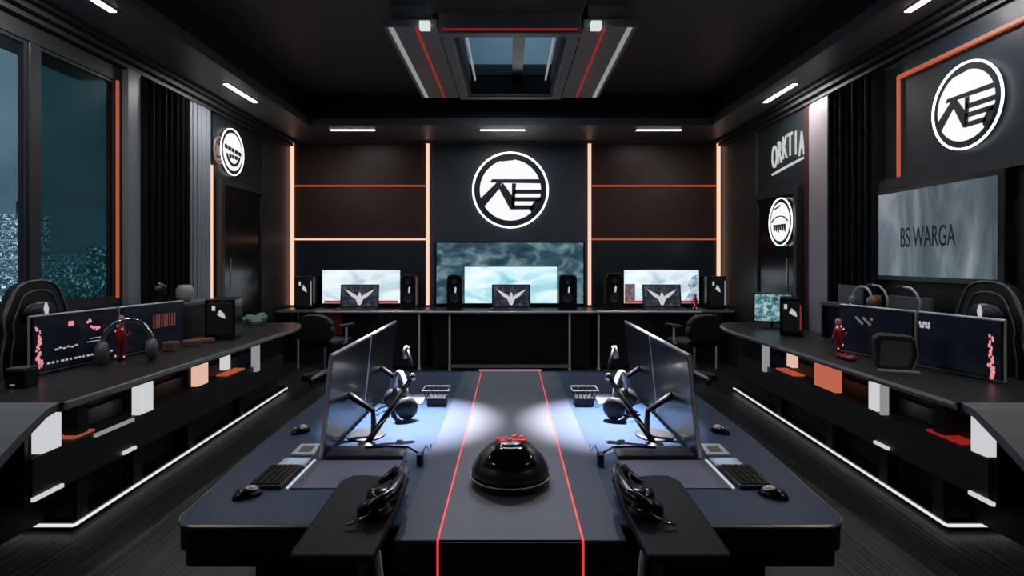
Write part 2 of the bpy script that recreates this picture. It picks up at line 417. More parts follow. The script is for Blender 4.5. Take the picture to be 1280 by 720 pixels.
# ------------------------------------------------------------------ skylight and duct
SK = thing('skylight', 'framed skylight with red lit side wings in the dark ceiling', 'skylight', (0, 5.3, 3.24))
c = MB(); z0, z1 = 3.25, ZC
c.box(-.565, .565, 4.42, 4.50, z0-.03, z1-.0); c.box(-.565, .565, 6.27, 6.35, z0, z1)
c.box(-.565, -.47, 4.50, 6.27, z0, z1); c.box(.47, .565, 4.50, 6.27, z0, z1)
c.build('frame', mat('skylight_frame', (.36, .34, .34), .4), SK)
c = MB(); c.box(-.47, .47, 4.50, 4.60, z0+.01, z1-.01); c.box(-.47, .47, 6.17, 6.27, z0+.01, z1-.01); c.box(-.47, -.43, 4.6, 6.17, z0+.01, z1-.01); c.box(.43, .47, 4.6, 6.17, z0+.01, z1-.01)
c.build('liner', RISER, SK)
MB().box(-.43, .43, 4.60, 6.17, ZC-.03, ZC-.02).build('glass', GLASSR, SK)
MB().box(.02, .13, 4.60, 6.17, ZC-.06, ZC-.03).build('glazing_bar', BLACK, SK)
for s in (-1, 1): MB().box(s*.385-.008, s*.385+.008, 4.64, 6.12, ZC-.07, ZC-.035).build('light_line', LEDG, SK)
MB().box(-.53, .53, 4.412, 4.42, z0-.005, z0+.006).build('red_line', LEDRD, SK)
for s in (-1, 1):
    a, b = sorted((s*.58, s*1.0)); wg = MB().box(a, b, 4.42, 6.35, 3.27, 3.33); wg.box(*sorted((s*.62, s*.95)), 4.46, 6.3, 3.33, ZC)
    wo = wg.build('wing', mat('skylight_wing', (.40, .37, .35), .4), SK)
    a, b = sorted((s*.925, s*.965)); MB().box(a, b, 4.43, 6.33, 3.264, 3.27).build('light_line', LEDG, wo)
    a, b = sorted((s*.735, s*.757)); MB().box(a, b, 4.43, 6.33, 3.264, 3.27).build('red_line', LEDRD, wo)
    a, b = sorted((s*.63, s*.71)); MB().box(a, b, 4.36, 4.42, 3.235, 3.295).build('downlight', mat('downlight_face', e=(.9, 1, .95), es=.75), wo)
struct('ceiling_duct', MB().box(-.62, .55, 2.2, 4.25, 3.30, ZC), RISER, bevel=.01)

# ------------------------------------------------------------------ round logos
def arc(r, a0, a1, n): return [(r*math.cos(a0+(a1-a0)*i/n), r*math.sin(a0+(a1-a0)*i/n)) for i in range(n+1)]
def logo(label, loc, rz, R, style=0, group='round wall logos'):
    t = thing('logo_sign', label, 'sign', loc, rz, group)
    def ringm(r0, r1, y0, y1, n=72):
        c = MB(); vs = []; fs = []
        for (r, y) in ((r0, y0), (r1, y0), (r1, y1), (r0, y1)):
            for k in range(n): a = 2*PI*k/n; vs.append((r*R*math.cos(a), y, r*R*math.sin(a)))
        for q in range(4):
            for k in range(n): fs.append((q*n+k, q*n+(k+1) % n, ((q+1) % 4)*n+(k+1) % n, ((q+1) % 4)*n+k))
        return c.add(vs, fs)
    ringm(.955, 1.0, -.034, -.026).build('ring', RING, t, False)
    MB().prism([(x*R, z*R) for x, z in arc(.93, 0, 2*PI, 63)[:-1]], 'y', -.03, -.0).build('backplate', INK, t, False)
    pts = [(x*R*.80, z*R*.80) for x, z in arc(1, 0, 2*PI, 72)[:-1]]
    MB().prism(pts, 'y', -.036, -.03).build('disc', DISC, t, False)
    lt = MB()
    def poly(pts): lt.prism([(x*R, z*R) for x, z in pts], 'y', -.042, -.036)
    if style == 0:
        poly([(-.53, .19), (.84, .17), (.80, .28), (-.48, .28)])
        poly([(-.84, -.28), (-.36, .19), (-.22, .19), (-.30, .02), (-.70, -.46)])
        poly([(-.30, .04), (-.20, .19), (.08, -.20), (.07, -.52), (-.01, -.50)])
        poly([(.04, .17), (.15, .17), (.11, -.46), (.03, -.46)])
        for (a, b, e) in ((.01, -.10, .84), (-.19, -.30, .82), (-.40, -.51, .60)): poly([(.08, a), (e, a), (e, b), (.06, b)])
        poly([(.62, -.30), (.83, -.18), (.74, -.48), (.56, -.62), (.50, -.50)])
        poly([(-.26, .74), (.10, .78), (.06, .83), (-.2, .82)])
    elif style == 1:   # band of small letter-like blocks over a smile shaped stroke
        for k in range(5): poly([(-.72+k*.29, .22-.03*k), (-.50+k*.29, .20-.03*k), (-.50+k*.29, .03-.03*k), (-.72+k*.29, .06-.03*k)])
        for k in range(3): poly([(-.36+k*.26, -.12), (-.16+k*.26, -.14), (-.18+k*.26, -.30), (-.36+k*.26, -.28)])
        o = arc(.62, PI*1.08, PI*1.92, 14); i = arc(.50, PI*1.92, PI*1.08, 14); poly([(x, z) for x, z in o+i])
    else:              # curved bar with a blocky word under it
        o = arc(.80, PI*.86, PI*.14, 14); i = arc(.72, PI*.14, PI*.86, 14)
        poly([(x, z*.55-.18) for x, z in o+i])
        for k in range(6): poly([(-.52+k*.18, -.10-.02*(k % 2)), (-.38+k*.18, -.10), (-.40+k*.18, -.36-.04*(k % 3)), (-.50+k*.18, -.33)])
        poly([(-.4, .52), (.1, .66), (.1, .70), (-.42, .58)])
    lt.build('lettering', INK, t, False)
    return t
logo('large lit round logo on the centre of the back wall', (0, YB-.03, 2.41), 0, .535)
logo('large tilted-looking lit round logo above the right wall television', (XR-.02, 3.645, 2.435), -PI/2, .285)
logo('small lit round logo high on the left wall panel', (XL+.02, 6.23, 2.63), PI/2, .26, 1)
logo('small lit round logo on the dark right wall door', (XR-.075, 6.03, 1.84), -PI/2, .26, 2)
# dim neighbour of the left logo
dl = thing('emblem_sign', 'small dim bronze ring emblem beside the left wall logo', 'sign', (XL+.02, 5.97, 2.60), PI/2)
MB().tube([(.11*math.cos(a*PI/12), -.02, .14*math.sin(a*PI/12)) for a in range(24)], .011, 6, True).build('ring', DIMLOGO, dl, False)
q = MB()
for k in range(3): q.box(-.06+k*.045, -.03+k*.045, -.025, -.0, -.06, .05)
q.box(-.08, .08, -.02, 0, -.11, -.085); q.build('lettering', DIMLOGO, dl, False)
MB().prism([(x, z*1.2) for x, z in arc(.10, 0, 2*PI, 24)[:-1]], 'y', -.012, 0).build('backplate', INK, dl, False)

# arched word on right wall
wsn = thing('wall_lettering', 'pale garbled emissive letters on the right wall above the dark door', 'sign', (XR-.03, 5.98, 2.43))
for k, (ch, dz) in enumerate(zip('ORKTIA', (-.03, .0, .03, .04, .03, .0))):
    text('letter', ch, .36, TEXTG, wsn, (XR-.03, 6.32-k*.118, 2.61+dz), (PI/2, 0, -PI/2), .46, .006)
MB().prism([(5.70, 2.46), (5.70, 2.48), (6.0, 2.455), (6.38, 2.41), (6.38, 2.39), (6.0, 2.43)], 'x', XR-.035, XR-.02).build('underline', TEXTG, wsn)

# doors / dark framed panels in both wall recesses
def door(n, x, s, y0, y1, ztop):
    X = lambda a, b: sorted((x+s*a, x+s*b))
    d = tag(MB().box(*X(0, .045), y0+.07, y1-.07, .02, ztop-.07).build('door_%d' % n, BLACK), kind='structure')
    f = MB(); f.box(*X(0, .07), y0, y0+.07, 0, ztop); f.box(*X(0, .07), y1-.07, y1, 0, ztop); f.box(*X(0, .07), y0+.07, y1-.07, ztop-.07, ztop)
    f.build('door_frame', CHAR, d, bevel=.006)
    g = MB().box(*X(.045, .05), y0+.22, y1-.3, 1.1, ztop-.22).build('door_glass', BLACK, d)
    MB().tube([(x+s*.09, y0+.14, 1.15), (x+s*.09, y0+.14, 1.45)], .01).build('door_handle', CHROME, d)
door(1, XL+.02, 1, 5.92, 6.95, 2.30)
door(2, XR-.02, -1, 5.72, 6.70, 2.20)

# television on the right wall
TV = thing('television', 'wide wall television with grey rainy picture under the right logo', 'television', (XR, 3.93, 1.30))
MB().box(XR-.06, XR-.004, 3.34, 4.52, 1.27, 1.99-.01).build('housing', BLACK, TV, bevel=.006)
MB().box(XR-.064, XR-.06, 3.39, 4.48, 1.31, 1.945).build('screen', SC_TV, TV)
text('lettering', 'BS WARGA', .21, mat('tv_ink', (.02, .025, .03), .5), TV, (XR-.066, 3.97, 1.59), (PI/2, 0, -PI/2), .5, .001)

# ------------------------------------------------------------------ back wall desks
def back_desk(label, x0, x1, yf, legs, bulge=0):
    t = thing('workstation_desk', label, 'desk', ((x0+x1)/2, 7.55, 0), 0, 'desks along the back wall')
    n = 16; pts = [(x0+(x1-x0)*i/n, yf-bulge*math.sin(PI*i/n)) for i in range(n+1)]+[(x1, YB-.065), (x0, YB-.065)]
    MB().prism(pts, 'z', .735, .774).build('desktop', DESKTOP, t)
    MB().tube([(x, y-.004, .757) for x, y in pts[:n+1]], .014, 6).build('edge_trim', STEEL, t)  # pale edge: the reflection along the desk front is put into its colour
    MB().box(x0+.06, x1-.06, yf+.06, yf+.09, .03, .735).build('front_panel', BLACK, t)
    for x in (x0+.08, x1-.08): MB().box(x-.03, x+.03, yf+.1, YB-.08, 0, .735).build('side_panel', BLACKM, t)
    for x in legs:
        MB().tube([(x, yf+.03, .735), (x, yf+.03, .09), (x, yf+.03, 0)], [.014, .014, .02], 8).build('leg', STEEL, t)
    return t
D1 = back_desk('black workstation desk by the back wall under the left pale monitor', -2.52, -1.08, 7.27, (-1.19,))
D2 = back_desk('black central workstation desk with two pale legs under the round logo', -1.07, 1.10, 7.25, (-.79, .77), .03)
MB().box(-.80, .78, 7.265, 7.295, .03, .07).build('foot_rail', DESKEDGE, D2)
MB().box(-2.44, -2.20, 7.30, 7.34, .45, .735).build('red_glow_panel', mat('maroon_glow', (.09, .008, .012), .35), D1, bevel=.004)  # added panel, its maroon stands in for the red inner glow
D3 = back_desk('black workstation desk by the back wall under the right pale monitor', 1.11, 2.48, 7.27, (1.15, 2.42))
for s, x0, x1, lab in ((-1, -3.04, -2.53, 'thin dark shelf joining the left desk to the corner pillar'), (1, 2.49, 2.91, 'thin dark shelf joining the right desk to the corner pillar')):
    t = thing('corner_shelf', lab, 'shelf', ((x0+x1)/2, 7.5, 0))
    MB().box(x0, x1, 7.27, YB-.065, .75, .774).build('shelf_board', DESKEDGE, t)
    xx = (x0+x1)/2; MB().tube([(xx, 7.35, 0), (xx, 7.35, .75)], .012, 8).build('leg', SILVER, t)

def monitor(name, label, w, h, loc, rz, screen, foot=.06, tilt=0, group=None, back=None, trim=None, th=.03, basew=.24, based=.17, basey=.03):
    """screen faces local -Y; loc is on the surface it stands on"""
    t = thing(name, label, 'monitor', loc, rz, group)
    M = Matrix.Translation((0, 0, foot)) @ Matrix.Rotation(tilt, 4, 'X')
    MB().box(-w/2, w/2, 0, th, 0, h).xf(M).build('housing', back or BLACK, t, False, bevel=.005)
    MB().box(-w/2+.012, w/2-.012, -.003, 0, .014, h-.012).xf(M).build('screen', screen, t, False)
    if trim:
        MB().tube([M @ Vector(p) for p in ((-w/2, th/2, 0), (-w/2, th/2, h), (w/2, th/2, h), (w/2, th/2, 0))], .0095, 6, True).build('bezel_trim', trim, t, False)
    st = MB(); st.tube([(0, basey+th+.02, .01), (0, basey+th+.015, foot+h*.25), (0, th+.0, foot+h*.45)], [.018, .014, .02], 8)
    st.build('stand', CHAR, t, False, smooth=True)
    b = MB().lathe([(.001, 0), (1, 0), (1, .008), (.85, .012), (.001, .014)], (0, basey, 0), 28, basew/2, based/2); b.build('base', CHAR, t, False)
    return t
ZD = .774
m1 = monitor('desktop_monitor', 'wide pale monitor on the left desk by the back wall', 1.08, .475, (-2.03, 7.62, ZD), 0, SC_SIDE, .055, basey=.10, group='workstation monitors at the back wall')
m2 = monitor('desktop_monitor', 'wide ice blue monitor on the central desk under the logo', 1.28, .52, (.005, 7.62, ZD), 0, SC_MID, .055, basey=.10, group='workstation monitors at the back wall')
m3 = monitor('desktop_monitor', 'wide pale monitor with cityscape picture on the right back desk', 1.04, .475, (2.055, 7.62, ZD), 0, SC_SIDE, .055, basey=.10, group='workstation monitors at the back wall')
# picture details on the right screen
q = MB(); q.box(-.50, -.36, -.005, -.003, .09, .33); q.build('dark_picture_block', screen_mat('screen_maroon', [(.3, (.05, .02, .03)), (.7, (.35, .25, .3))], (20, 1, 20), .8), m3, False)
q = MB(); q.prism([(.30, .10), (.50, .10), (.50, .46), (.42, .44), (.36, .32), (.40, .24)], 'y', -.005, -.003); q.build('blue_picture_block', screen_mat('screen_bluefoam', [(.35, (.10, .2, .3)), (.6, (.6, .7, .8))], (14, 1, 14), .9), m3, False)
for mm, ww in ((m1, .5), (m3, .5)): MB().box(-ww, ww, -.006, -.003, .072, .105).build('red_picture_band', mat('screen_red_band', e=(.7, .08, .08), es=.5), mm, False)

# the large ocean screen behind the central monitor
bs = thing('wall_screen', 'large ocean blue screen on the back wall behind the central monitor', 'screen', (0, YB-.03, .80))
MB().box(-1.055, 1.04, YB-.058, YB-.03, .80, 1.69).build('housing', BLACK, bs)
MB().box(-1.035, 1.02, YB-.061, YB-.058, .82, 1.67).build('screen', SC_WALL, bs)

def laptop(label, loc):
    t = thing('laptop', label, 'laptop', loc, 0, 'open laptops on the back desks')
    MB().box(-.26, .26, -.14, .10, 0, .02).build('base', CHAR, t, False, bevel=.006)
    M = Matrix.Translation((0, .10, .02)) @ Matrix.Rotation(math.radians(-8), 4, 'X')
    lid = MB().box(-.26, .26, 0, .012, 0, .31).xf(M).build('lid', mat('laptop_lid', (.04, .042, .055), .3, .3), t, False, bevel=.004)
    MB().box(-.235, .235, -.002, 0, .02, .29).xf(M).build('display', screen_mat('laptop_display', [(.4, (.012, .014, .022)), (.65, (.06, .065, .09)), (.8, (.2, .2, .26))], (14, 1, 14), .9), lid, False)
    e = MB()
    for s in (-1, 1):
        e.prism([(s*.012, .05), (s*.03, .15), (s*.09, .19), (s*.20, .245), (s*.12, .155), (s*.05, .11), (s*.018, .03)][::1], 'y', -.006, -.002)
    e.prism([(-.012, .03), (.012, .03), (.03, .12), (.018, .18), (0, .205), (-.018, .18), (-.03, .12)], 'y', -.008, -.002)
    e.xf(M).build('wing_emblem', mat('silver_lit', e=(.75, .75, .8), es=.75), lid, False)
    MB().box(-.22, .22, -.12, .06, .02, .023).build('keyboard', BLACK, t, False)
    return t
laptop('open laptop with silver wing emblem in front of the left pale monitor', (-2.03, 7.42, ZD))
laptop('open laptop with silver wing emblem in front of the central monitor', (.01, 7.42, ZD))
laptop('open laptop with silver wing emblem in front of the right pale monitor', (2.04, 7.42, ZD))

def speaker(label, loc, w=.2, h=.46, d=.22, glyph=0):
    t = thing('desk_speaker', label, 'speaker', loc, 0, 'black speakers on the back desks')
    r = .05; pts = [(-w/2, 0), (w/2, 0)]+[(w/2-r+r*math.cos(a), h-r+r*math.sin(a)) for a in [i*PI/12 for i in range(7)]]+[(-w/2+r+r*math.cos(a), h-r+r*math.sin(a)) for a in [PI/2+i*PI/12 for i in range(7)]]
    MB().prism(pts, 'y', 0, d).build('cabinet', BLACK, t, False)
    MB().tube([(x*.93, -.002, z*.985+.003) for x, z in pts[2:]], .004, 6).build('rim', PIPING, t, False)
    g = MB().lathe([(.001, 0), (.07, 0), (.065, .01), (.03, .004), (.001, .006)], (0, 0, 0), 24, M=Matrix.Rotation(PI/2, 4, 'X')); g.xf(Matrix.Translation((0, -.001, h*.33))); g.build('woofer', CHAR, t, False)
    g = MB().lathe([(.001, 0), (.035, 0), (.03, .008), (.001, .003)], (0, 0, 0), 20, M=Matrix.Rotation(PI/2, 4, 'X')); g.xf(Matrix.Translation((0, -.001, h*.80))); g.build('tweeter', CHAR, t, False)
    MB().prism([(.01, h*.66), (.028, h*.62), (.022, h*.50), (.008, h*.42), (.0, h*.55)], 'y', -.006, 0).build('lit_mark', GLYPH, t, False)
    return t
speaker('black speaker left of the central monitor', (-.745, 7.45, ZD))
speaker('black rounded speaker right of the central monitor', (.765, 7.45, ZD), .24, .46)
speaker('black speaker right of the left pale monitor', (-1.36, 7.45, ZD), .2, .46)
speaker('black rounded speaker left of the right pale monitor', (1.385, 7.45, ZD), .23, .48)

def tower(label, loc, rz, w=.24, h=.44, d=.36, glow=None, group='black computer towers'):
    t = thing('computer_tower', label, 'computer', loc, rz, group)
    MB().box(-w/2, w/2, 0, d, .012, h).build('case', BLACK, t, False, bevel=.008)
    MB().box(-w/2+.02, w/2-.02, -.006, 0, .04, h-.03).build('front_panel', CHAR, t, False, bevel=.004)
    g = MB(); g.prism([(-.02, h*.62), (.0, h*.74), (.035, h*.64), (.045, h*.52), (.01, h*.56)], 'y', -.012, -.006); g.box(-.06, -.035, -.01, -.006, h*.72, h*.84)
    g.build('lit_emblem', GLYPH, t, False)
    if glow: MB().box(w/2-.03, w/2-.018, -.012, -.006, .06, h-.06).build('light_bar', glow, t, False)
    for a in (-1, 1):
        MB().box(a*w*.36-.02, a*w*.36+.02, .03, d-.03, 0, .012).build('foot', BLACKM, t, False)
    return t
tower('black computer tower with two pale light bars left of the left back monitor', (-2.74, 7.42, ZD), 0, .25, .44, .3, LEDG)
tower('black computer tower with speckled lights right of the right back monitor', (2.735, 7.42, ZD), 0, .26, .44, .3, LEDG)

# ------------------------------------------------------------------ long side desks
def side_desk(s, label, panels, bars, red):
    t = thing('side_desk', label, 'desk', (s*2.6, 4.4, 0), 0, 'long side desks')
    X = lambda a, b: sorted((s*a, s*b))
    # top: straight front, curved far end
    pts = [(2.88, 2.67), (2.13, 2.67), (2.13, 5.35)]
    for i in range(9): a = i/8*PI/2; pts.append((2.13+.30*(1-math.cos(a))*1.0, 5.35+.75*math.sin(a)))
    pts += [(2.88, 6.10)]
    pp = [(s*x, y) for x, y in pts]
    MB().prism(pp, 'z', .715, .75).build('desktop', DESKTOP, t)
    MB().tube([(s*(x-.002), y, .733) for x, y in pts[1:-1]], .02, 6).build('edge_trim', DESKEDGE, t)
    # sloping near end of the top
    prof = [(2.67, .75), (2.60, .738), (2.45, .66), (2.20, .50), (2.02, .30), (1.96, .0), (2.00, .0), (2.06, .29), (2.23, .47), (2.47, .625), (2.60, .70), (2.67, .715)]
    MB().prism(prof, 'x', *X(2.15, 2.88)).build('sloping_end', RAMP, t)
    MB().box(*X(2.291, 2.72), 2.64, 2.66, .26, .715).build('end_panel', BLACKM, t)
    MB().box(*X(2.32, 2.66), 2.965, 2.98, .05, .46).build('end_panel', BLACKM, t)
    # shelf, lower panel, plinth
    MB().box(*X(2.27, 2.45), 2.66, 5.6, .46, .485).build('shelf', PANELG, t)
    MB().box(*X(2.27, 2.29), 2.66, 5.6, .28, .46).build('lower_panel', PANELG, t)
    MB().box(*X(2.45, 2.465), 2.66, 5.9, .06, .715).build('back_panel', BLACKM, t)
    pl = [(s*2.30, 2.95), (s*2.44, 6.1), (s*2.70, 6.1), (s*2.66, 4.0), (s*2.445, 3.95), (s*2.445, 3.08), (s*2.86, 3.08), (s*2.86, 2.95)]
    MB().prism(pl, 'z', 0, .05).build('plinth', mat('plinth_gloss', (.004, .004, .005), .12), t)
    MB().tube([(s*2.86, 2.943, .035), (s*2.30, 2.943, .035), (s*2.293, 2.95, .035), (s*2.433, 6.1, .035)], .0085, 6).build('floor_light', LEDF, t)
    for y in (2.98, 3.46, 4.10, 4.96): e_ = 2.305+(y-2.95)*.046; MB().box(*X(e_, e_+.07), y, y+.08, .05, .715).build('leg', BLACKM, t)
    MB().box(*X(2.40, 2.45), 2.75, 5.5, .49, .58).build('cable_tray', CHAR, t)
    for (y0, y1, z0, z1, m) in panels: MB().box(*X(2.245, 2.292), y0, y1, z0, z1).build('light_panel', m, t)
    for (y0, y1, z) in bars: MB().box(*X(2.255, 2.27), y0, y1, z-.009, z+.009).build('light_bar', LEDG if z > .4 else PANELW, t)
    for (x, y0, y1, z, m) in red: MB().box(*X(x, x+.09), y0, y1, z, z+.01).build('glow_strip', m, t)
    return t
side_desk(-1, 'long black desk with lit panels below along the left window wall',
          [(2.68, 2.80, .50, .67, PANELW), (3.42, 3.52, .49, .67, PANELW), (3.39, 3.405, .49, .67, PANELW), (4.02, 4.16, .52, .67, PANELPEACH), (4.415, 4.49, .56, .68, PANELW), (4.95, 5.02, .44, .68, LEDG)],
          [(2.65, 2.83, .292), (3.27, 3.38, .30), (3.05, 3.36, .473)], [(2.30, 2.95, 3.1, .486, LEDOD), (2.3, 4.55, 4.85, .486, LEDO)])
side_desk(1, 'long black desk with lit panels below along the right television wall',
          [(2.64, 2.73, .50, .67, PANELW), (3.43, 3.51, .50, .67, PANELW), (3.39, 3.405, .49, .67, LEDG), (3.87, 4.14, .51, .67, PANELORANGE), (4.46, 4.55, .57, .68, PANELPEACH), (4.95, 5.0, .44, .68, LEDG)],
          [(2.62, 2.76, .285), (3.35, 3.48, .30)], [(2.30, 2.86, 3.10, .486, LEDRD), (2.3, 4.55, 4.85, .486, LEDO)])

# shelves behind the side monitors
ZT = .75
def riser_shelf(label, s, y0, y1):
    t = thing('riser_shelf', label, 'shelf', (s*2.8, (y0+y1)/2, ZT))
    X = lambda a, b: sorted((s*a, s*b))
    MB().box(*X(2.76, 3.04 if s < 0 else 2.9), y0, y1, 1.035, 1.06).build('shelf_board', DESKEDGE, t)
    MB().box(*X(2.80, 2.83), y0+.02, y1-.02, ZT, 1.035).build('support_panel', PANELG, t)
    for y in (y0+.03, y1-.05): MB().box(*X(2.76, 2.80), y, y+.02, ZT, 1.035).build('bracket', CHAR, t)
    return t
riser_shelf('dark raised shelf holding plant and pot behind the left desk monitors', -1, 4.0, 5.35)
riser_shelf('dark raised shelf holding lamps behind the right desk monitors', 1, 3.75, 5.0)

# ultrawide screens on the side desks
def side_monitor(label, x, y0, x2, y1, s, h=.33):
    w = math.hypot(x2-x, y1-y0)-.01; cx, cy = (x+x2)/2, (y0+y1)/2
    ang = math.atan2(y1-y0, x2-x)       # along the screen
    rz = ang
    return monitor('ultrawide_monitor', label, w, h, (cx, cy, ZT), rz, SC_DARK, .02, 0, 'screens on the long side desks', BLACK, SILVER, .028, .26, .14, .07)
A = side_monitor('dark monitor with pink icons nearest on the left desk', -2.76, 3.22, -2.70, 3.86, -1)
B = side_monitor('dark monitor with faint red bars behind the headset on the left desk', -2.695, 3.87, -2.62, 4.50, -1)
C_ = side_monitor('dark monitor behind the red figurine on the right desk', 2.43, 4.15, 2.57, 3.56, 1)
D_ = side_monitor('dark monitor with glowing red column nearest on the right desk', 2.58, 3.55, 2.68, 3.04, 1)
PK = mat('screen_pink', e=(1, .35, .42), es=.75); PW = mat('screen_icon_white', e=(.8, .75, .85), es=.5)
q = MB(); random.seed(3)
for k in range(26):
    z = .03+.25*(k/26)**1.3; x = -.295+random.uniform(0, .035)+(.03 if k < 8 else 0)*random.random(); r = random.uniform(.004, .011)
    q.ell((x, -.004, z+.02), (r, .003, r*1.2), 8, 5)
q.build('pink_side_icons', PK, A, False)
q = MB()
for k in range(9): q.ell((.06+.012*k+random.uniform(-.01, .01), -.004, .285-.008*k+random.uniform(-.015, .015)), (.012, .003, .009), 8, 5)
for k in range(3): q.ell((-.07+.012*k, -.004, .285), (.009, .003, .018), 8, 5)
q.build('pink_icons', PK, A, False)
q = MB()
for k in range(16): q.box(-.22+k*.031, -.20+k*.031-.004*(k % 3), -.005, -.003, .06, .072)
q.build('icon_row', PW, A, False); q = MB()
for k in range(6): q.box(-.17+k*.028, -.15+k*.028, -.005, -.003, .135+.006*(k % 2), .145+.006*(k % 2))
q.build('small_icons', PW, A, False); q = MB().box(.06, .19, -.005, -.003, .15, .154); q.build('text_line', PW, A, False); q = MB().box(.08, .18, -.005, -.003, .17, .174)
q.build('text_line', PW, A, False)
q = MB()
for k in range(9): q.box(-.02+k*.027, -.007+k*.027, -.005, -.003, .17, .27)
q.build('faint_red_bars', mat('screen_dimred', e=(.35, .08, .07), es=.35), B, False)
q = MB(); random.seed(5)
for k in range(22):
    z = .03+.24*k/22; q.ell((.195+random.uniform(-.012, .012), -.004, z), (.012 if k < 7 else .006, .003, .012), 8, 5)
q.build('red_side_icons', PK, D_, False)
q = MB()
for k in range(8): q.ell((-.235+.02*(k % 4)+random.uniform(-.004, .004), -.004, .265+.02*(k//4)), (.009, .003, .012), 8, 5)
q.build('white_icons', PW, D_, False)
q = MB()
for k in range(9): q.ell((-.14+.016*k, -.004, .27-.012*(k % 4)), (.012, .003, .010), 8, 5)
q.build('grey_icons', mat('screen_greyicon', e=(.3, .32, .33), es=.4), C_, False)

# small objects on the desks
def headset(label, loc, rz, sc_=1., m=BLACK, cups=CHAR, band=None, group=None):
    t = thing('headset', label, 'headset', loc, rz, group)
    R = .085*sc_; z0 = .05*sc_
    MB().tube([(R*math.cos(a), 0, z0+.03*sc_+R*1.15*math.sin(a)) for a in [i*PI/14 for i in range(15)]], .010*sc_, 8).build('headband', band or m, t, False, smooth=True)
    for s in (-1, 1):
        MB().lathe([(.001, -.02), (.036, -.02), (.045, -.008), (.045, .012), (.03, .022), (.001, .022)], (0, 0, 0), 20, M=Matrix.Diagonal((sc_, sc_, sc_, 1)) @ Matrix.Rotation(s*PI/2, 4, 'Y')).xf(Matrix.Translation((s*R, 0, z0))).build('ear_cup', cups, t, False, smooth=True)
    MB().tube([(-R, -.01, z0-.02*sc_), (-R+.01, -.06*sc_, z0-.03*sc_), (-R+.05*sc_, -.09*sc_, z0-.03*sc_)], .004*sc_, 6).build('microphone', m, t, False)
    return t
headset('chrome banded headset standing in front of the left desk monitors', (-2.53, 3.70, ZT), .5, 1.6, CHROME, GREYP, CHROME)
# red flower like ornament
def ornament(label, loc, hgt):
    t = thing('figurine', label, 'figurine', loc)
    x, y, z = loc
    MB().lathe([(.001, 0), (.03, 0), (.03, .008), (.001, .01)], loc, 16).build('base', BLACK, t)
    b = MB(); b.tube([(x, y, z+.01), (x+.01, y, z+hgt*.35), (x-.005, y, z+hgt*.62), (x, y, z+hgt*.8)], [.012, .022, .03, .015], 10); b.tube([(x-.02, y, z+hgt*.6), (x-.045, y, z+hgt*.45), (x-.04, y, z+hgt*.33)], .008, 8); b.tube([(x+.02, y, z+hgt*.6), (x+.05, y, z+hgt*.5), (x+.06, y, z+hgt*.62)], .008, 8)
    b.build('body', REDP, t, smooth=True)
    MB().ell((x, y, z+hgt*.87), (.022, .022, hgt*.12)).build('head', mat('figurine_pale_red', (.6, .25, .27), .3), t, smooth=True)
    g = MB()
    for k in range(7): g.ell((x+random.uniform(-.03, .03), y-.015, z+random.uniform(.02, hgt*.8)), (.006, .004, .008), 8, 5)
    g.build('light_points', LEDPK, t)
    return t
ornament('small red glowing figurine on the right desk beside the far monitor', (2.33, 3.98, ZT), .27)
ornament('small red figurine on the back right desk by the computer tower', (2.42, 7.34, ZD), .22)
ornament('small red ornament perched before the left desk monitors', (-2.64, 3.80, ZT), .31)
ct = thing('game_controller', 'dark red glossy game controller lying before the right desk monitor', 'controller', (2.31, 3.83, ZT))
q = MB(); q.ell((2.31, 3.83, ZT+.02), (.05, .06, .02)); q.ell((2.29, 3.77, ZT+.018), (.03, .035, .018)); q.ell((2.29, 3.89, ZT+.018), (.03, .035, .018)); q.build('body', REDP, ct, smooth=True)
for dy in (-.03, .03): MB().lathe([(.012, 0), (.012, .014), (.001, .016)], (2.295, 3.83+dy, ZT+.03), 12).build('thumbstick', BLACK, ct)

def smart_speaker(label, loc, rz):
    t = thing('curved_speaker', label, 'speaker', loc, rz)
    pts = [(-.10, .0), (.095, 0), (.12, .10), (.11, .19), (.08, .215), (-.07, .225), (-.115, .20)]
    MB().prism(pts, 'y', 0, .10).build('body', CHAR, t, False, bevel=.02)
    MB().tube([(.085, -.004, .01), (.112, -.004, .10), (.10, -.004, .19), (.07, -.004, .214), (-.09, -.004, .214)], .006, 6).build('rim', PIPING, t, False)
    MB().prism([(-.09, .03), (.06, .03), (.085, .11), (.075, .18), (-.08, .185)], 'y', -.004, 0).build('grille', GREYP, t, False)
    MB().box(-.10, .11, -.05, .0, .0, .008).build('base', SILVER, t, False)
    return t
smart_speaker('dark curved speaker with grey rim before the right desk monitors', (2.37, 3.44, ZT), -.35)

bx = thing('small_speaker', 'small black desktop box with pale top at the left desk end', 'speaker', (-2.62, 2.98, ZT))
MB().box(-2.68, -2.57, 2.96, 3.06, ZT, ZT+.10).build('body', BLACK, bx, bevel=.01)
MB().box(-2.675, -2.575, 2.965, 3.055, ZT+.10, ZT+.104).build('lid', GREYP, bx)
MB().box(-2.645, -2.62, 2.957, 2.96, ZT+.015, ZT+.022).build('indicator', LEDG, bx)
for i, (x, y, w_, lab, m_) in enumerate(((-2.53, 4.18, .09, 'small dull red box beside the left desk headset', BROWN), (-2.51, 4.42, .13, 'tan folded cloth box near the left grey column', BROWN), (-2.53, 4.62, .16, 'long tan packet at the foot of the left grey column', mat('tan_packet', (.22, .10, .06), .5)))):
    o = MB().prism(rot_pts([(-w_/2, -.05), (w_/2, -.045), (w_/2-.01, .05), (-w_/2, .05)], .3*i, (x, y)), 'z', ZT, ZT+(.07, .05, .035)[i]).build('small_box', m_, bevel=.008); tag(o, lab, 'box')
tower('black computer tower with white emblem before the left peach strip', (-2.48, 4.78, ZT), .25, .24, .345, .30)
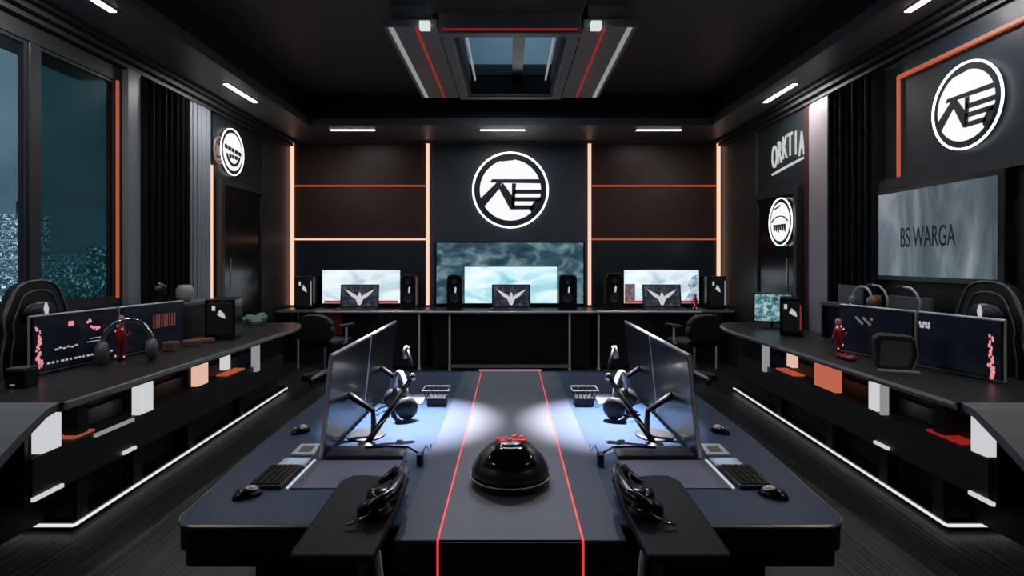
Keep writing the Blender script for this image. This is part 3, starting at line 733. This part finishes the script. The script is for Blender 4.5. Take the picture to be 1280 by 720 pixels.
tower('black computer tower with white emblem below the right pink grey column', (2.50, 4.98, ZT), -.45, .19, .34, .30, LEDRD)
# pale teal rocks ornament
cr_ = thing('crystal_ornament', 'pale teal crystal lump on the far left desk end', 'ornament', (-2.72, 5.85, ZT))
random.seed(11); q = MB()
for k in range(16):
    r = random.uniform(.03, .065); q.ell((-2.72+random.uniform(-.11, .11), 5.85+random.uniform(-.04, .04), ZT+.03+random.uniform(0, .07)), (r, r*.8, r*.8), 7, 4)
for v in q.v: v.z = max(v.z, ZT)
q.build('crystals', TEALP, cr_)
# plant and pot on the left shelf
pt = thing('potted_plant', 'small dark plant in black pot on the left raised shelf', 'plant', (-2.88, 4.62, 1.06))
MB().lathe([(.001, 0), (.05, 0), (.065, .08), (.055, .08), (.001, .07)], (-2.88, 4.62, 1.06), 20).build('pot', BLACK, pt)
q = MB(); random.seed(2)
for k in range(26):
    a = random.uniform(0, 2*PI); l = random.uniform(.05, .10); d = Vector((math.cos(a)*.5, math.sin(a)*.5, 1)).normalized()
    p = Vector((-2.88, 4.62, 1.13)); q.tube([p, p+d*l*.5, p+d*l+Vector((d.x*.03, d.y*.03, 0))], [.003, .010, .001], 5)
q.build('leaves', LEAFM, pt)
q = MB()
for k in range(6): q.ell((-2.88+random.uniform(-.04, .04), 4.60+random.uniform(-.04, .03), 1.19+random.uniform(0, .05)), (.011, .011, .011), 8, 5)
q.build('blossoms', POTC, pt)
vs = MB().lathe([(.001, 0), (.04, 0), (.07, .05), (.072, .11), (.045, .15), (.04, .15), (.06, .10), (.001, .02)], (-2.86, 4.92, 1.06), 24).build('vase', POTC, smooth=True); tag(vs, 'pale rounded vase on the left raised shelf beside the plant', 'vase')
# right shelf: grey panels, cup, lamps, headset
def desk_screen(label, y, w_, h_, x=2.83):
    t = thing('display_board', label, 'display', (x, y, 1.06))
    MB().box(x, x+.02, y-w_/2, y+w_/2, 1.068, 1.068+h_).build('panel', GREYP, t, bevel=.004)
    MB().box(x-.02, x+.05, y-w_/4, y+w_/4, 1.06, 1.068).build('foot', CHAR, t)
desk_screen('plain grey upright panel on the far end of the right shelf', 4.68, .32, .15)
desk_screen('low grey upright panel behind the curved desk lamps on the right shelf', 3.98, .42, .10)
cp = MB().lathe([(.001, 0), (.025, 0), (.032, .10), (.028, .10), (.022, .01), (.001, .01)], (2.80, 4.28, 1.06), 20).build('cup', COPPER, smooth=True); tag(cp, 'copper cup between the grey panels on the right shelf', 'cup')
for y, lab in ((4.16, 'left'), (3.83, 'right')):
    t = thing('desk_lamp', '%s of two black curved neck lamps below the wall television' % lab, 'lamp', (2.80, y, 1.06), 0, 'curved neck lamps on the right shelf')
    MB().lathe([(.001, 0), (.03, 0), (.03, .01), (.001, .012)], (2.80, y, 1.06), 16).build('base', CHAR, t)
    MB().tube([(2.80, y, 1.07), (2.80, y, 1.15), (2.79, y+.02, 1.20), (2.78, y+.06, 1.235), (2.77, y+.12, 1.24)], .008, 8).build('neck', SILVER, t, smooth=True)
    MB().tube([(2.77, y+.12, 1.24), (2.765, y+.17, 1.232)], [.012, .016], 8).build('lamp_head', CHAR, t)
headset('round pale headset hanging over the right shelf end', (2.80, 4.46, 1.06), -1.2, .9, SILVER, TEALP)
# teal monitor at the far right
monitor('small_monitor', 'small monitor with teal mosaic picture at the far end of the right desk', .35, .29, (2.60, 5.55, ZT), -.35, SC_TEAL, .06, group=None, basew=.2, based=.14, trim=CHAR)

# ------------------------------------------------------------------ gaming chairs
def chair(label, loc, rz, group='black gaming chairs', top=1.32):
    t = thing('gaming_chair', label, 'chair', loc, rz, group)   # faces local -Y
    MB().prism([(-.24, -.24), (.24, -.24), (.27, .0), (.24, .16), (-.24, .16), (-.27, .0)], 'z', .42, .50).build('seat', LEATHER, t, False, bevel=.03)
    # shield shaped backrest
    half = [(.17, .0), (.25, .16), (.265, .34), (.24, .48), (.25, .56), (.21, .66), (.14, .77), (.0, .80)]
    sm = []
    for i in range(len(half)-1):     # smooth the outline
        p0, p1, p2, p3 = half[max(i-1, 0)], half[i], half[i+1], (half[i+2] if i+2 < len(half) else (-half[i][0], half[i][1]))
        for u in (0, .34, .67):
            sm.append(tuple(.5*(2*p1[q]+(p2[q]-p0[q])*u+(2*p0[q]-5*p1[q]+4*p2[q]-p3[q])*u*u+(3*p1[q]-p0[q]-3*p2[q]+p3[q])*u**3) for q in (0, 1)))
    half = sm+[half[-1]]
    k = (top-.50)/.82; pts = [(x, .50+z*k) for x, z in half]+[(-x, .50+z*k) for x, z in half[-2::-1]]
    M = Matrix.Translation((0, .165, 0))
    bk = MB().prism(pts, 'y', 0, .06).xf(M).build('backrest', LEATHER, t, False, bevel=.012)
    MB().tube([M @ Vector((x*.97, -.004, z)) for x, z in pts], .007, 6).build('piping', PIPING, bk, False, smooth=True)
    MB().tube([M @ Vector((x*.74, -.008, .55+(z-.50)*.86)) for x, z in pts], .004, 6).build('seam', PIPING, bk, False, smooth=True)
    MB().ell((0, .15, .50+.60*k), (.13, .035, .07)).build('head_pillow', LEATHER, bk, False, smooth=True)
    MB().prism([(-.012, .50+.62*k), (.0, .50+.66*k), (.014, .50+.62*k), (.006, .50+.55*k)], 'y', .105, .118).build('emblem', GLYPH, bk, False)
    for s in (-1, 1):
        a = MB(); a.box(s*.30-.03, s*.30+.03, -.14, .12, .655, .685); ao = a.build('armrest', CHAR, t, False, bevel=.01)
        MB().tube([(s*.30, 0, .655), (s*.30, .0, .47), (s*.2, .0, .43)], .015, 8).build('armrest_post', SILVER, ao, False)
    MB().tube([(0, 0, .42), (0, 0, .10)], [.03, .024], 12).build('column', CHROME, t, False)
    b = MB()
    for i in range(5):
        a = PI/2+i*2*PI/5; b.tube([(0, 0, .11), (.235*math.cos(a), .235*math.sin(a), .07)], [.03, .015], 8)
    b.build('star_base', SILVER, t, False)
    for i in range(5):
        a = PI/2+i*2*PI/5; MB().lathe([(.001, -.02), (.028, -.02), (.028, .02), (.001, .02)], (0, 0, 0), 14, M=Matrix.Rotation(PI/2, 4, 'X')).xf(Matrix.Translation((.235*math.cos(a), .235*math.sin(a), .029))).build('caster', BLACK, t, False)
    return t
ch = chair('tall black gaming chair with shield back under the night window', (-2.84, 3.56, 0), PI/2)
dup(ch, (2.72, 3.38, 0), -PI/2, 'black gaming chair tucked behind the nearest right desk monitor')
ch2 = chair('black office chair with chrome base at the far end of the left desk', (-2.20, 6.62, 0), PI*.9, top=.80)
dup(ch2, (2.18, 6.62, 0), -PI*.88, 'black office chair with chrome base at the far end of the right desk')

# ------------------------------------------------------------------ the big central table
TT = .50
T = thing('gaming_table', 'huge low blue black gaming table with rounded corners and lit runner', 'table', (0, 3.2, 0))
for s in (-1, 1):
    r = .09; fx = 1.20
    out = [(.36, 1.97), (fx-r, 1.97)]+[(fx-r+r*math.sin(a), 1.97+r-r*math.cos(a)) for a in [i*PI/16 for i in range(1, 9)]]+[(1.265, 2.9), (1.285, 4.55), (1.2, 4.65), (.36, 4.65)]
    P = [(s*x, y) for x, y in out]
    wing = MB().prism(P, 'z', TT-.012, TT).build('wing', TABLE, T)
    MB().prism(P, 'z', TT-.10, TT-.012).build('slab', BLACK, T)
    MB().tube([(s*(x+.001), y, TT-.008) for x, y in out[:-1]], .008, 6).build('edge_trim', TRIM, wing)
    low = [(s*(x-.02 if x > .5 else x), max(y, 1.99)) for x, y in out]
    MB().prism(low, 'z', TT-.16, TT-.10).build('under_frame', BLACKM, T)
    MB().box(*sorted((s*.36, s*1.0)), 2.2, 4.3, 0, TT-.16).build('pedestal', BLACKM, T)
MB().box(-.386, .386, 1.852, 4.645, TT-.10, TT-.01).build('centre_slab', BLACK, T)
MB().box(-.386, .386, 1.85, 4.65, TT-.01, TT+.004).build('centre_top', TABLEC, T, bevel=.004)
MB().box(-.37, .37, 1.93, 4.6, 0, TT-.10).build('centre_base', BLACKM, T)
rn = MB().box(-.235, .235, 1.846, 4.655, TT+.0041, TT+.008)
rn.build('runner', RUNNER, T)
MB().box(-.235, .235, 1.838, 1.85, .0, TT+.002).build('front_panel', mat('runner_front', (.012, .012, .014), .5), T)
for s in (-1, 1):
    a, b = sorted((s*.2355, s*.2420)); MB().box(a, b, 1.84, 4.65, TT+.004, TT+.011).build('red_line', LEDR, T)
    MB().box(a, b, 1.832, 1.848, .02, TT+.011).build('red_line', LEDR, T)
MB().box(-.26, .26, 4.64, 4.66, TT+.008, TT+.02).build('end_bar', mat('end_bar_reflection', e=(.8, .5, .6), es=.4), T)  # pink reflection on the bar put in as emission

# dome cap in the middle of the runner
hz = TT+.008; hy = 2.33
H = thing('helmet', 'glossy black domed helmet with red glowing crown on the central runner', 'helmet', (0, hy, hz))
MB().lathe([(.001, 0), (.145, 0), (.158, .012), (.166, .03), (.160, .036)], (0, hy, hz), 48).build('brim', BLACK, H, smooth=True)
HM = mat('helmet_shell', (.018, .022, .022), .3)
MB().lathe([(.160, .036), (.161, .06), (.150, .088), (.128, .118), (.10, .143), (.07, .163), (.045, .174), (.001, .178)], (0, hy, hz), 48).build('shell', HM, H, smooth=True)
MB().tube([(.1645*math.cos(a), hy+.1645*math.sin(a), hz+.034) for a in [i*2*PI/48 for i in range(48)]], .0022, 6, True).build('rim_line', SILVER, H, smooth=True)
# visor band over the front upper shell
v = MB(); n_ = 20; vs = []; fs = []
rings = [(.146, .097), (.134, .116), (.113, .137), (.088, .156), (.060, .172)]
for (r_, z_) in rings:
    for i in range(n_+1): a = -PI/2-.85+1.7*i/n_; vs.append(((r_+.003)*math.cos(a), hy+(r_+.003)*math.sin(a), hz+z_+.002))
for j in range(len(rings)-1):
    for i in range(n_): k = j*(n_+1)+i; fs.append((k, k+1, k+n_+2, k+n_+1))
v.add(vs, fs).build('visor', mat('visor_black', (.003, .003, .003), .08), H, smooth=True).modifiers.new('thickness', 'SOLIDIFY').thickness = .003
random.seed(4); q = MB()
for k in range(26): q.ell((random.uniform(-.055, .055), hy+random.uniform(-.02, .045), hz+.174+random.uniform(-.004, .006)), (.012, .012, .006), 10, 6)
q.build('red_crown', mat('crown_red', (.25, .01, .01), .3, e=(1, .03, .03), es=.3), H, smooth=True)

# table monitors, back to back with the runner, screens towards the aisles
for s, sd in ((-1, 'left'), (1, 'right')):
    for k, (yc, near) in enumerate(((2.97, 'nearest'), (3.71, 'second'))):
        g = monitor('table_monitor', '%s grey framed monitor with its back to the runner on the table %s side' % (near, sd), .71, .475, (s*.895, yc, TT), s*PI/2,
                    SC_DARK, .012, -.10, 'monitors on the central table', mat('monitor_back', (.03, .032, .037), .22), SILVER, .022, .22, .20, .13)
    # glossy foot slab lying towards the runner
    o = MB().box(*sorted((s*.50, s*.865)), 2.60, 2.74, TT, TT+.022).build('monitor_dock', mat('dock_gloss', (.03, .03, .035), .18), bevel=.006); tag(o, 'glossy black dock slab lying beside the %s table monitors' % sd, 'dock')
    # booms with hanging headset
    bm = thing('microphone_arm', 'black jointed boom arm leaning over the table %s side' % sd, 'microphone arm', (s*.72, 2.80, TT))
    MB().lathe([(.001, 0), (.045, 0), (.045, .012), (.02, .02), (.001, .02)], (s*.72, 2.80, TT), 20).build('base', BLACK, bm)
    MB().tube([(s*.72, 2.80, TT+.01), (s*.62, 2.92, .66), (s*.53, 3.02, .80)], [.016, .014, .012], 8).build('lower_arm', BLACK, bm, smooth=True)
    MB().tube([(s*.53, 3.02, .80), (s*.545, 3.05, .88), (s*.57, 3.08, .95)], [.012, .011, .009], 8).build('upper_arm', CHAR, bm, smooth=True)
    MB().ell((s*.53, 3.02, .80), (.022, .022, .022)).build('joint', CHROME, bm, smooth=True)
    MB().tube([(s*.57, 3.08, .955), (s*.585, 3.09, .89)], [.014, .016], 10).build('microphone', SILVER, bm, smooth=True)
    MB().tube([(s*.725, 2.80, .52), (s*.66, 2.83, .60), (s*.63, 2.90, .62), (s*.60, 2.94, .70), (s*.55, 2.99, .76)], .004, 6).build('cable', GREYP, bm, smooth=True)
    headset('black headset with silver band standing beside the %s boom arm' % sd, (s*.66, 3.36, TT), s*1.1, 1.45, BLACK, CHAR, SILVER, 'headsets standing on the central table')
    # cable along the table with clamp
    MBc = MB().tube([(s*.70, 2.70, TT+.027), (s*.60, 2.72, TT+.027), (s*.50, 2.71, TT+.027), (s*.43, 2.66, TT+.008), (s*.415, 2.60, TT+.01)], .005, 6); o = MBc.build('cable', BLACK, smooth=True); tag(o, 'black cable running over the dock on the table %s side' % sd, 'cable')
    cl = thing('clamp_hook', 'small dark metal hook clamp on the %s edge of the table centre' % sd, 'clamp', (s*.41, 2.56, TT+.004))
    MB().box(*sorted((s*.395, s*.425)), 2.53, 2.57, TT+.004, TT+.05).build('clamp_body', CHAR, cl, bevel=.004)
    MB().tube([(s*.40, 2.55, TT+.05), (s*.385, 2.55, TT+.085), (s*.365, 2.55, TT+.06), (s*.36, 2.55, TT+.09)], .004, 6).build('hook', CHROME, cl)
    # desk mat near front with pale edge line
    mt = thing('desk_mat', 'lavender grey desk mat with white edge line before the %s dock' % sd, 'mat', (s*.70, 2.43, TT))
    MB().box(*sorted((s*.50, s*.90)), 2.275, 2.595, TT, TT+.004).build('mat_surface', LAV, mt)
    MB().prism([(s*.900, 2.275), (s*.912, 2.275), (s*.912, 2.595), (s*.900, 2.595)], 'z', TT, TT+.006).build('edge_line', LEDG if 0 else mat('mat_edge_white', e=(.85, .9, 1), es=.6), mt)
    # keyboard
    kb = thing('keyboard', 'black keyboard lying by the table mat on the %s side' % sd, 'keyboard', (s*1.0, 2.40, TT))
    MB().box(*sorted((s*.93, s*1.07)), 2.27, 2.50, TT, TT+.016).build('body', CHAR, kb, bevel=.004)
    q = MB()
    for a in range(5):
        for b in range(9): xx = .941+a*.025; yy = 2.28+b*.024; q.box(*sorted((s*xx, s*(xx+.019))), yy, yy+.019, TT+.016, TT+.021)
    q.build('keys', BLACK, kb)
    o = thing('tablet', 'white tablet lying behind the keyboard on the table %s side' % sd, 'tablet', (s*.99, 2.56, TT))
    MB().box(*sorted((s*.925, s*1.05)), 2.515, 2.61, TT, TT+.01).build('body', WHITEOBJ, o, bevel=.003)
    MB().box(*sorted((s*.94, s*1.02)), 2.53, 2.595, TT+.01, TT+.0115).build('display', mat('tablet_display', e=(.55, .72, .9), es=.45), o)
    o = thing('notebook', 'white printed notebook behind the tablet on the table %s side' % sd, 'notebook', (s*1.0, 2.73, TT))
    MB().prism([(s*.93, 2.655), (s*1.045, 2.66), (s*1.05, 2.81), (s*.955, 2.815)], 'z', TT, TT+.008).build('cover', WHITEOBJ, o)
    MB().prism([(s*.96, 2.69), (s*1.02, 2.69), (s*1.03, 2.78), (s*.97, 2.78)], 'z', TT+.008, TT+.009).build('print', GREYP, o)
    def mouse(label, x, y, rz):
        t = thing('computer_mouse', label, 'mouse', (x, y, TT), rz, 'mice on the central table')
        b = MB().ell((0, 0, .0), (.035, .058, .034), 20, 10)
        for v_ in b.v: v_.z = max(v_.z, 0)
        b.build('body', BLACK, t, False, smooth=True)
        q_ = MB().ell((0, .012, .012), (.024, .032, .028), 16, 8)
        q_.build('palm_shell', SILVER, t, False, smooth=True)
        MB().lathe([(.001, -.004), (.010, -.004), (.010, .004), (.001, .004)], (0, 0, 0), 12, M=Matrix.Rotation(PI/2, 4, 'Y')).xf(Matrix.Translation((0, -.035, .026))).build('wheel', CHROME, t, False)
    mouse('black mouse with silver shell beside the keyboard on the table %s side' % sd, s*1.035, 2.205, s*.9)
    mouse('black mouse with silver shell far along the table %s edge' % sd, s*1.13, 3.02, s*.6)
    # wire basket and white pad further back
    wb = thing('wire_basket', 'black slanted wire basket on the table %s of the runner' % sd, 'basket', (s*.47, 3.62, TT))
    for k in range(6):
        MB().tube([(s*(.42+.02*k), 3.56, TT+.004), (s*(.40+.03*k), 3.55, TT+.10)], .003, 5).build('wire', BLACK, wb)
        MB().tube([(s*(.42+.02*k), 3.66, TT+.004), (s*(.40+.03*k), 3.68, TT+.10)], .003, 5).build('wire', BLACK, wb)
    MB().tube([(s*.395, 3.55, TT+.10), (s*.56, 3.55, TT+.10), (s*.56, 3.68, TT+.10), (s*.395, 3.68, TT+.10)], .004, 6, True).build('rim', GREYP, wb)
    MB().box(*sorted((s*.41, s*.53)), 3.555, 3.665, TT+.004, TT+.05).build('tray', CHAR, wb)
    wp = thing('notepad', 'pale notepad beside the wire basket on the table %s side' % sd, 'notepad', (s*.64, 3.72, TT))
    MB().box(*sorted((s*.57, s*.76)), 3.60, 3.84, TT, TT+.008).build('pages', mat('pale_paper', (.40, .40, .45), .5), wp)
    MB().box(*sorted((s*.575, s*.755)), 3.81, 3.835, TT+.008, TT+.012).build('binding', SILVER, wp)

    # tapered stool tray at the front with headset bundle
    st = thing('stool', 'black tapered stool pushed to the front of the table %s side' % sd, 'stool', (s*.53, 1.95, 0))
    pts = [(.653, 1.64), (.665, 1.66), (.680, 2.22), (.665, 2.26), (.52, 2.275), (.42, 2.25), (.40, 2.20), (.395, 1.66), (.41, 1.64)]
    pts = [(.642, 1.64), (.655, 1.66), (.668, 2.20), (.640, 2.255), (.58, 2.262), (.50, 2.245), (.408, 2.255), (.395, 2.0), (.402, 1.64)]
    MB().prism([(s*x, y) for x, y in pts], 'z', .535, .565).build('seat', STONE, st, bevel=.01)
    MB().box(*sorted((s*.47, s*.60)), 1.72, 1.86, .04, .535).build('column', BLACKM, st)
    MB().prism([(s*x, y) for x, y in ((.40, 1.60), (.68, 1.60), (.68, 1.95), (.40, 1.95))], 'z', 0, .04).build('base', BLACK, st, bevel=.01)
    MB().tube([(s*.385, 1.70, 0.0), (s*.388, 1.70, .40), (s*.41, 1.72, .535)], .012, 8).build('leg', SILVER, st)
    # bundle: headset lying on its side
    hb = thing('gaming_headset', 'glossy black gaming headset lying on the %s stool' % sd, 'headset', (s*.45, 1.98, .565), 0, 'headsets on the stools')
    q = MB()
    for (yy, rr) in ((1.90, .052), (2.02, .05)):
        q.lathe([(.001, 0), (.046, 0), (.055, .012), (.052, .034), (.03, .046), (.001, .046)], (s*.465, yy, .565), 24, 1, 1)
    q.build('ear_cups', BLACK, hb, smooth=True)
    MB().tube([(s*.50, 1.86, .60), (s*.45, 1.84, .625), (s*.405, 1.90, .635), (s*.395, 2.02, .64), (s*.405, 2.12, .63), (s*.45, 2.17, .61), (s*.49, 2.10, .595)], [.012, .018, .022, .022, .022, .018, .01], 10).build('headband', BLACK, hb, smooth=True)
    q = MB(); random.seed(9+s)
    for k in range(10):
        x0 = .40+random.uniform(0, .05); y0 = 2.05+random.uniform(0, .14)
        q.tube([(s*x0, y0, .575+random.uniform(0, .02)), (s*(x0-.005), y0+.05, .61+random.uniform(0, .03)), (s*(x0+.02), y0+.09, .60), (s*(x0+.03), y0+.06, .575)], .003, 5)
    q.build('coiled_cable', CHAR, hb, smooth=True)
    MB().tube([(s*.455, 1.86, .60), (s*.50, 1.80, .585), (s*.53, 1.80, .578)], .005, 6).build('microphone', CHROME, hb, smooth=True)
